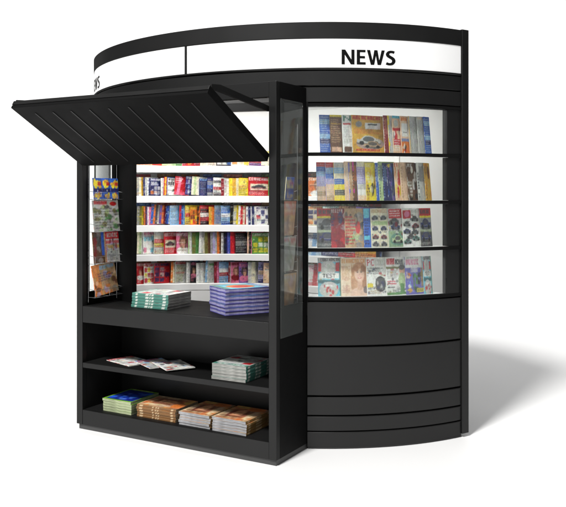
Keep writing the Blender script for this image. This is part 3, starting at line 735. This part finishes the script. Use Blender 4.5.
def w_con(a):
    a.head(.04,.04,.46,.2,'red',3); a.head(.48,.07,.9,.2,'dgrey',3); a.rect(0,.26,.86,.31,'olive'); a.lines(.05,.36,.62,.58,5,'grey',.7); a.lines(.05,.62,.6,.74,2,'red'); a.lines(.05,.78,.55,.82,1,'black'); a.rect(0,.92,1,.98,'green')
    a.ell(.82,.35,.15,.12,'skin'); a.ell(.82,.28,.15,.07,'dgrey'); a.ell(.8,.62,.18,.2,'lgreen'); a.rect(.7,.7,.92,.95,'green')
def w_blu(a):
    a.rect(0,.0,1,.3,'white'); a.head(.06,.08,.78,.22,'pink',5); a.lines(.1,.01,.9,.07,2,'grey'); a.rect(0,.3,1,1,'violet'); a.rect(.3,.3,.7,.42,'white',-.1,.7)
    a.blotch(7,['orange','peach','red'],.08,.44,.28,.56,.07,.9); a.blotch(16,[(.22,.35,.25),(.15,.24,.2),'green',(.30,.42,.30)],.42,.46,.66,.92,.09,.9); a.blotch(12,['black','dgrey',(.2,.2,.4)],.72,.45,.92,.74,.09,.9)
    a.blotch(6,['lblue','white','blue'],.08,.66,.28,.78,.07,.9); a.blotch(6,['yellow','gold'],.1,.85,.3,.95,.07,.9); a.rect(.6,.84,1,.94,'yellow',-.2); a.lines(.62,.86,.98,.92,2,'navy'); a.rect(.86,.3,1,.8,'gold',0,.6); a.blotch(10,['violet','lilac','navy'],0,.32,1,1,.06,.6)
WIN = [
 (BARS[0], .246, 0, [(319,'blue cover of stacked headlines',w_blue,'blue'),(329.5,'dark brown cover with yellow top strip',w_dark,'brown'),(341.8,'white cover headed by a teal N',w_n,'white'),(352,'golden cover with red masthead and cars',w_yel,'gold'),
   (385,'narrow maroon edge',w_spine('dred','tan'),'dred'),(389.5,'yellow and grey edge',w_spine('lgrey','grey','yellow'),'yellow'),(394,'red banded cover under cyan strip',w_red,'peach'),(402.5,'white cover with orange foot',w_or,'peach'),
   (411,'pale text cover with gold edge',w_txt,'lgrey'),(420,'plain pale text cover',w_txt2,'lgrey'),(427,'narrow blue headline cover',w_blue,'blue')]),
 (BARS[1], .25, 1, [(316,'pale blue striped cover with red title',bands(['red','blue','lblue','lilac','lilac','peach','tan','peach'],'lgrey'),'lblue'),(325,'pink and blue striped cover',bands(['red','lblue','blue','lilac','peach','peach','tan'],'lgrey'),'lilac'),
   (333.5,'blue and yellow banded cover',bands(['lgrey','lblue','cream','blue','yellow','dgrey','yellow'],'cream'),'yellow'),(344,'pale pink edge',w_spine('peach','lgrey'),'peach'),(348.5,'violet topped edge',w_spine('tan','peach','violet'),'lilac'),(352.5,'magenta topped brown cover',w_spine('brown','orange','mag'),'brown'),
   (357,'lilac cover with white foot',bands(['cream','lilac','lilac','lilac','lgrey','white','peach'],'white'),'lilac'),(366,'yellow cover with black photo',w_mix(['yellow','cream','black','gold','yellow']),'yellow'),(376.5,'blue striped edge',w_spine('blue','cream'),'blue'),(379.5,'olive striped edge',w_spine('lgreen','navy'),'lgreen'),
   (384,'navy striped edge',w_spine('navy','lblue'),'navy'),(388.5,'blue cover with yellow title',w_mix(['navy','yellow','grey','purple','blue']),'navy'),(396,'cream cover with red and yellow patches',w_mix(['peach','red','yellow','orange','cream']),'peach'),(402.5,'pale rose edge',w_spine('peach','tan'),'peach'),
   (409.5,'dark brown photo cover',w_mix(['brown','lgrey','white','black','brown']),'brown'),(419.5,'grey cover with upright lettering',w_spine('lgrey','dgrey','white'),'lgrey'),(427.5,'golden cover with orange edge',w_mix(['gold','orange','tan','brown','gold']),'gold')]),
 (BARS[2], .25, 2, [(316,'red titled cover above two grey cars',w_car('red','grey','dgrey'),'grey'),(330,'dark red and navy cover',w_mix(['dred','lgrey','navy','dgrey','red','grey']),'dred'),(344,'red and green motoring cover',w_mix(['red','tan','green','dgrey','dred','grey','lgreen']),'tan'),(363.5,'narrow blue cover with vertical lettering',w_spine('blue','navy','cyan'),'blue'),
   (371,'cream cover with a grid of small cars',w_grid,'cream'),(389,'green car cover with red title box',w_rt,'lgrey'),(404,'white cover of many cars with red badge',w_wr,'white'),(422,'red and yellow titled cover with dark car',w_car('red','grey','navy'),'grey')]),
 (.956, .245, 3, [(317,'teal and white TEST cover with red spots',w_test,'cyan'),(340,'peach cover with portrait of a woman',w_woman,'peach'),(366.5,'white PC cover with black device',w_pc,'white'),(387,'white cover with green dressed figure',w_con,'white'),(407,'violet blue cover with pink title',w_blu,'violet'),(425.5,'narrow teal and white cover',w_test,'cyan')]),
]
WN = ['top', 'second', 'third', 'bottom']
for zb, h, ri, items in WIN:
    for i, (px, words, fn, bg) in enumerate(items):
        nx_px = items[i + 1][0] if i + 1 < len(items) else 434.5
        a0, a1 = win_a(px), win_a(nx_px)
        p0, p1 = Vector(front(a0, -.058)), Vector(front(a1, -.058))
        vis = (p1 - p0).length; rest = (Vector(front(win_a(434.5), -.058)) - p0).length
        phi = R(17) if ri < 2 else R(6)
        w = vis * (1.12 if ri < 2 else 1.03) if vis > .11 else min(max(.13, vis * 1.05), max(rest, vis))
        nxv = max(46, int(w / .0032))
        a = Art(nxv, 72, bg, 9000 + ri * 50 + i)
        if ri > 1 and fn is not w_woman: a.detail([bg, bg, 'grey', 'dgrey', 'white', 'red', 'navy', 'gold'], 30)
        a.sat, a.lift, a.grain, a.warp, a.tone = .95, .06 if ri < 2 else .11, .035, .45, .34
        if fn is w_woman: a.warp, a.tone, a.grain = .2, .2, .025
        fn(a)
        art = a.out()
        k = min(1., vis / (w * math.cos(phi)))
        if k < .9 and ri < 2:                         # keep the design inside what the next cover leaves free
            xs = np.clip((np.arange(nxv) / (nxv - 1)) / k, 0, 1) * (nxv - 1)
            art = art[:, np.round(xs).astype(int)]
        hv = h * random.uniform(.965, 1.01) if ri == 1 else h
        me = magazine_mesh(w, hv, .005, art, (bg, 'white'), 'cream', bg, .002 if w > .1 else 0)
        mag(me, f"magazine with {words} in the {WN[ri]} display window row", 'magazines in the display window',
            stand(p0.x, p0.y, zb + .0005, math.atan2(p1.y - p0.y, p1.x - p0.x) + phi, .10))

# ---------------------------------------------------------------- magazines in the wire racks
def rack_mag(sx, y0, w, h, z, art, spine, label, tilt=.09, roll=0., xo=.0):
    me = magazine_mesh(w, h, .006, art, spine, 'cream', spine[0], .003)
    if sx < 0: Mx = Matrix.Translation((-.690 - xo, y0 if True else 0, z)) @ Matrix.Rotation(R(90), 4, 'Z') @ Matrix.Rotation(-tilt, 4, 'X') @ Matrix.Rotation(roll, 4, 'Y')
    else: Mx = Matrix.Translation((.714 + xo, y0 + w + .03, z)) @ Matrix.Rotation(R(-90), 4, 'Z') @ Matrix.Rotation(-tilt, 4, 'X') @ Matrix.Rotation(roll, 4, 'Y')
    return mag(me, label, 'magazines in the wire racks', Mx)
def small(a): a.rect(0,.0,1,.14,'blue'); a.blotch(16,['yellow','yellow','gold'],.15,.18,.8,.44,.2,.95); a.rect(.5,.2,.95,.36,'red',0,.8); a.rect(0,.5,1,.66,'navy'); a.blotch(12,['gold','yellow','tan'],.12,.76,.88,.92,.16,.9); a.blotch(6,['navy','red','white'],0,.1,1,.9,.1,.7)
def gmag(a): a.head(.05,.03,.55,.14,'red',4); a.ell(.78,.12,.14,.07,'red'); a.blotch(40,['green','dgrey','lgrey','olive','lgreen'],0,.2,1,1,.12,.75); a.lines(.05,.25,.9,.95,8,'dgrey',.5)
def rstr(a): a.blotch(20,['brown','dgrey','dred','grey'],0,0,.6,1,.2,.7); a.rect(.62,0,.85,.75,'blue'); a.rect(.85,0,1,1,'tan')
def rred(a): a.rect(0,0,1,.25,'red'); a.head(.1,.05,.9,.2,'lgrey',4); a.rect(.0,.3,1,.4,'red',0,.6); a.rect(.0,.45,1,.55,'gold',0,.7); a.lines(.05,.42,.95,.95,10,'dgrey',.6); a.blotch(12,['lilac','dgrey','dred'],0,.2,1,1,.12,.6)
def orb(a): a.rect(0,0,.3,1,'orange',0,.6); a.head(.3,.08,.95,.2,'lblue',5); a.blotch(24,['tan','grey','brown','peach','lilac','orange'],0,.2,1,1,.16,.7); a.lines(.2,.3,.9,.6,4,'navy',.5)
for i, (nm, y) in enumerate((('nearest the front post', .064), ('in the middle', .150), ('nearest the drum wall', .236))):
    rack_mag(-1, y, .082, .145, RZ[0], wart(small, 'blue', 300 + i, 30, 44), ('blue', 'yellow'), f"small yellow and blue booklet {nm}, top tray of the left wire rack", .09)
rack_mag(-1, .068, .26, .215, RZ[1], wart(gmag, 'lgrey', 310, 56, 52), ('lgrey', 'red'), 'grey green magazine with red title in the second tray of the left wire rack', .10)
rack_mag(-1, .066, .125, .215, RZ[2], wart(rstr, 'brown', 311, 32, 52), ('brown', 'tan'), 'brown magazine with blue stripe in the third tray of the left wire rack', .09)
rack_mag(-1, .195, .135, .215, RZ[2], wart(rred, 'lgrey', 312, 34, 52), ('red', 'white'), 'red headed grey magazine in the third tray of the left wire rack', .09)
rack_mag(-1, .085, .235, .215, RZ[3], wart(orb, 'tan', 313, 52, 52), ('orange', 'white'), 'orange and tan magazine tipped sideways in the bottom tray of the left wire rack', .13, -.10)
for i, (fn, bg, nm, y, w) in enumerate(((small, 'blue', 'short yellow and blue booklet', .20, .10), (rred, 'peach', 'red headed magazine', .09, .22), (gmag, 'lgrey', 'green and grey magazine', .10, .21), (orb, 'tan', 'orange and tan magazine', .09, .22))):
    rack_mag(1, y, w, .14 if i == 0 else .215, RZ[i], wart(fn, bg, 330 + i, 30, 34), (bg, 'red'), f"{nm} in the {['top','second','third','bottom'][i]} tray of the right wire rack", .10)

# ---------------------------------------------------------------- stacks on the counter and in the cabinet
ORD = ['bottom', 'second', 'third', 'fourth', 'fifth', 'sixth', 'seventh', 'eighth']
def lying(cx, cy, z, yaw):
    """cover up; magazine local (x: 0..w spine at x=0, z: 0..h) laid flat, centred by the caller"""
    return Matrix.Translation((cx, cy, z)) @ Matrix.Rotation(yaw, 4, 'Z')
def flat_matrix(x, y, z, yaw, w, h, t):
    # local cover faces -y -> turn to face +z, centre it on x,y, underside at z
    return Matrix.Translation((x, y, z)) @ Matrix.Rotation(yaw, 4, 'Z') @ Matrix.Rotation(R(-90), 4, 'X') @ Matrix.Translation((-w / 2, -t, -h / 2))
def stack(n, x, y, z, yaw, w, h, t, art, spine, page, desc, group, jit=.004, gap=.0012, edge=None):
    me = magazine_mesh(w, h, t, art, spine, page, spine[0], .0, 0., edge)
    for i in range(n):
        jx, jy, jr = random.uniform(-jit, jit), random.uniform(-jit, jit), random.uniform(-.012, .012)
        pos = 'topmost' if i == n - 1 else ('lowest' if i == 0 else ORD[i] + ' lowest')
        mag(me, f"{desc}, {pos} in its stack", group, flat_matrix(x + jx, y + jy, z + .0006 + i * (t + gap), yaw + jr, w, h, t))
def teal(a): a.rect(0,0,1,1,(.82,.84,.82)); a.rect(0,0,1,.16,'teal'); a.head(.08,.03,.9,.13,'white',6); a.rect(.05,.22,.3,.4,'red'); a.rect(.72,.64,.95,.82,'red'); a.rect(.35,.25,.92,.45,'lgrey'); a.blotch(16,['teal','grey','lgrey','dgrey','red'],.05,.3,.95,.95,.09,.75); a.lines(.05,.5,.6,.9,7,'dgrey',.6)
def purp(a): a.rect(0,0,1,1,'cyan'); a.ell(.55,.5,.34,.3,'orange'); a.ell(.6,.5,.2,.2,'red'); a.rect(.0,.0,1,.15,'blue'); a.head(.08,.03,.9,.12,'white',6); a.rect(0,.85,1,1,'teal')
def greenc(a): a.rect(0,0,1,1,(.45,.72,.10)); a.rect(.07,.10,.95,.93,(.06,.14,.55)); a.blotch(30,[(.08,.28,.85),(.15,.42,.95),(.05,.10,.45),(.4,.6,.98)],.12,.15,.9,.88,.14,.6); a.head(.15,.02,.85,.08,(.85,.9,.6),7)
def womanc(a): a.rect(0,0,1,1,(.86,.74,.58)); a.rect(0,0,.12,1,(.78,.62,.45)); a.head(.15,.03,.92,.13,(.65,.25,.12),6); a.blotch(16,['orange','peach','tan','brown'],0,.1,1,1,.2,.5); a.face(.55,.42,.75,(.93,.66,.46),(.40,.16,.10),(.86,.50,.28)); a.ell(.3,.85,.22,.12,'orange',.7); a.ell(.75,.92,.2,.1,(.95,.8,.4),.7)
# teal stack on the counter, spines to the customer: spine edge (local x=0) must face -y
a_teal = wart(teal, 'lgrey', 400, 40, 52)
stack(5, -.262, .258, .8437, R(90), .255, .305, .0185, a_teal, ('teal', 'white'), (.52,.52,.50), 'teal spined magazine on the counter top', 'stack of teal magazines on the counter')
a_pur = wart(purp, 'cyan', 401, 40, 52)
vx = Vector((.85, -.526)).normalized(); cx, cy = .16 + .5 * .207 + .5 * .155, .227 - .5 * .128 + .5 * .265
stack(7, .16 + .1035 + .0785, .227 - .064 + .134, .8437, math.atan2(-.526, .85), .243, .31, .0232, a_pur, ('violet', 'lilac'), (.72,.71,.84), 'purple edged book lying on the counter', 'stack of purple books on the counter', .004, .0008, (.30,.28,.66))
# cabinet shelf
stack(5, .428, .186, .4577, R(180), .25, .29, .0185, a_teal, ('teal', 'white'), (.70,.70,.68), 'teal spined magazine on the upper cabinet shelf', 'stack of teal magazines on the cabinet shelf')
def spread(s):
    def f(a):
        rng = np.random.default_rng(s); a.rect(0,0,1,.15,['red','lblue','white'][s % 3]); a.head(.08,.03,.9,.13,['white','red','navy'][s % 3],6)
        a.blotch(18,['red','dred','grey','lblue','dgrey','peach'],0,.15,1,1,.13,.75); a.lines(.08,.5,.9,.95,6,'grey',.6)
    return f
for i, (x, y, yaw, nm) in enumerate(((-.475, .185, R(74), 'leftmost and partly covered'), (-.26, .195, R(62), 'middle one resting on its neighbour'), (-.105, .185, R(58), 'rightmost with red corner'))):
    me = magazine_mesh(.20, .275, .005, wart(spread(i), ['white', 'lgrey', 'white'][i], 420 + i, 34, 44), ('white', 'red'), 'white', 'lgrey')
    o = mag(me, f"loose white magazine on the cabinet shelf, {nm}", 'loose magazines on the cabinet shelf', flat_matrix(x, y, .4577 + .0008 + .0056 * i, yaw, .20, .275, .005))
# cabinet floor
zf = .1355
stack(5, -.478, .205, zf, R(0), .245, .30, .0162, wart(greenc, 'green', 430, 40, 52), ((.62,.68,.45), 'white'), (.74,.78,.62), 'blue covered magazine with green border on the cabinet floor', 'stack of blue and green magazines')
Art.tone, Art.warp = .4, .35
a_wom = wart(womanc, 'peach', 431, 40, 52)
stack(5, -.148, .178, zf, R(90), .245, .318, .0158, a_wom, ((.50,.36,.22), (.85,.75,.60)), (.72,.64,.52), 'portrait magazine with brown spine to the front', 'portrait magazines stacked beside the green stack')
stack(5, .166, .195, zf, R(180), .238, .30, .0155, a_wom, ((.62,.48,.30), (.85,.75,.60)), (.70,.70,.71), 'portrait magazine with grey page edges in the middle pile', 'middle pile of portrait magazines')
stack(5, .434, .190, zf, R(180), .25, .30, .0163, a_wom, ((.60,.47,.28), (.85,.75,.60)), (.70,.70,.71), 'portrait magazine next to the right cabinet post', 'right pile of portrait magazines')

# ------------------------------------------------------------------ light
def area(name, loc, target, size, power, col=(1, 1, 1), sy=None, shape='DISK'):
    l = bpy.data.lights.new(name, 'AREA'); l.shape = shape if not sy else 'RECTANGLE'; l.size = size
    if sy: l.size_y = sy
    l.energy = power; l.color = col
    o = bpy.data.objects.new(name, l); COL.objects.link(o); o.location = loc
    o.rotation_euler = (Vector(target) - Vector(loc)).to_track_quat('-Z', 'Y').to_euler(); return o
KD = Vector((.0, -.632, .775)).normalized()
area('key_lamp', Vector((0, .5, 1.)) + KD * 22, (0, .5, 1), 3.8, 6700., (1, .99, .97))
for x, y in ((-.85, 1.0), (-.25, 1.05), (.55, 1.1)):
    area('ceiling_lamp', (x, y, 2.32), (x, y + .35, 1.), .5, 10. if x > .3 else 19., (1, .985, .96), .16)
    MB().box(x - .27, x + .27, y - .1, y + .1, 2.322, 2.3297).build('ceiling_light', M['lamp'], K, .002)

for u in (-5., 5.):                                   # unseen lamps added to whiten the backdrop
    area('backdrop_fill', place(u, 7.5, 9.), place(u * .8, 13.3, 2.5), 2.5, 150.)

area('counter_fill', (0, .115, 2.235), (0, .14, 1.), 1.3, 7., (1, .985, .96), .06)  # unseen lamp added to brighten the racks and counter
MB().box(-.66, .66, .08, .15, 2.237, 2.2456).build('counter_fill_housing', M['lamp'], K, .002)  # housing made up to go with the added fill
w = bpy.data.worlds.new('World'); S.world = w; w.use_nodes = True
N = w.node_tree.nodes; L = w.node_tree.links
bg = N['Background']; bg.inputs['Strength'].default_value = 1.
tc = N.new('ShaderNodeTexCoord'); sx = N.new('ShaderNodeSeparateXYZ'); L.new(tc.outputs['Generated'], sx.inputs[0])
def node(op, a, b):
    q = N.new('ShaderNodeMath'); q.operation = op
    for i, v in enumerate((a, b)):
        if isinstance(v, (int, float)): q.inputs[i].default_value = v
        else: L.new(v, q.inputs[i])
    return q.outputs[0]
# world gradient shaped for panel sheen: glow added behind camera, darker sides, paler top
fw = node('ADD', node('MULTIPLY', sx.outputs['X'], -.05), node('MULTIPLY', sx.outputs['Y'], -1.))
fw = node('POWER', node('MAXIMUM', fw, 0.), 2.)
up = node('MULTIPLY', node('MAXIMUM', sx.outputs['Z'], 0.), .30)
v = node('ADD', node('ADD', node('MULTIPLY', fw, .8), .07), up)
cb = N.new('ShaderNodeCombineColor')
for k in range(3): L.new(v, cb.inputs[k])
L.new(cb.outputs[0], bg.inputs['Color'])

# ------------------------------------------------------------------ camera and output
cam = bpy.data.cameras.new('camera'); co = bpy.data.objects.new('camera', cam); COL.objects.link(co)
co.location = (3.158, -4.094, 1.6); co.rotation_euler = (R(90), 0, R(29.55))
cam.sensor_width = 36.; cam.lens = 802.6 / 566 * 36; cam.shift_y = -58.2 / 566; cam.clip_end = 200
S.camera = co
S.view_settings.view_transform = 'Standard'; S.view_settings.look = 'None'; S.view_settings.exposure = 0.; S.view_settings.gamma = 1.
S.cycles.max_bounces = 10; S.cycles.transparent_max_bounces = 16
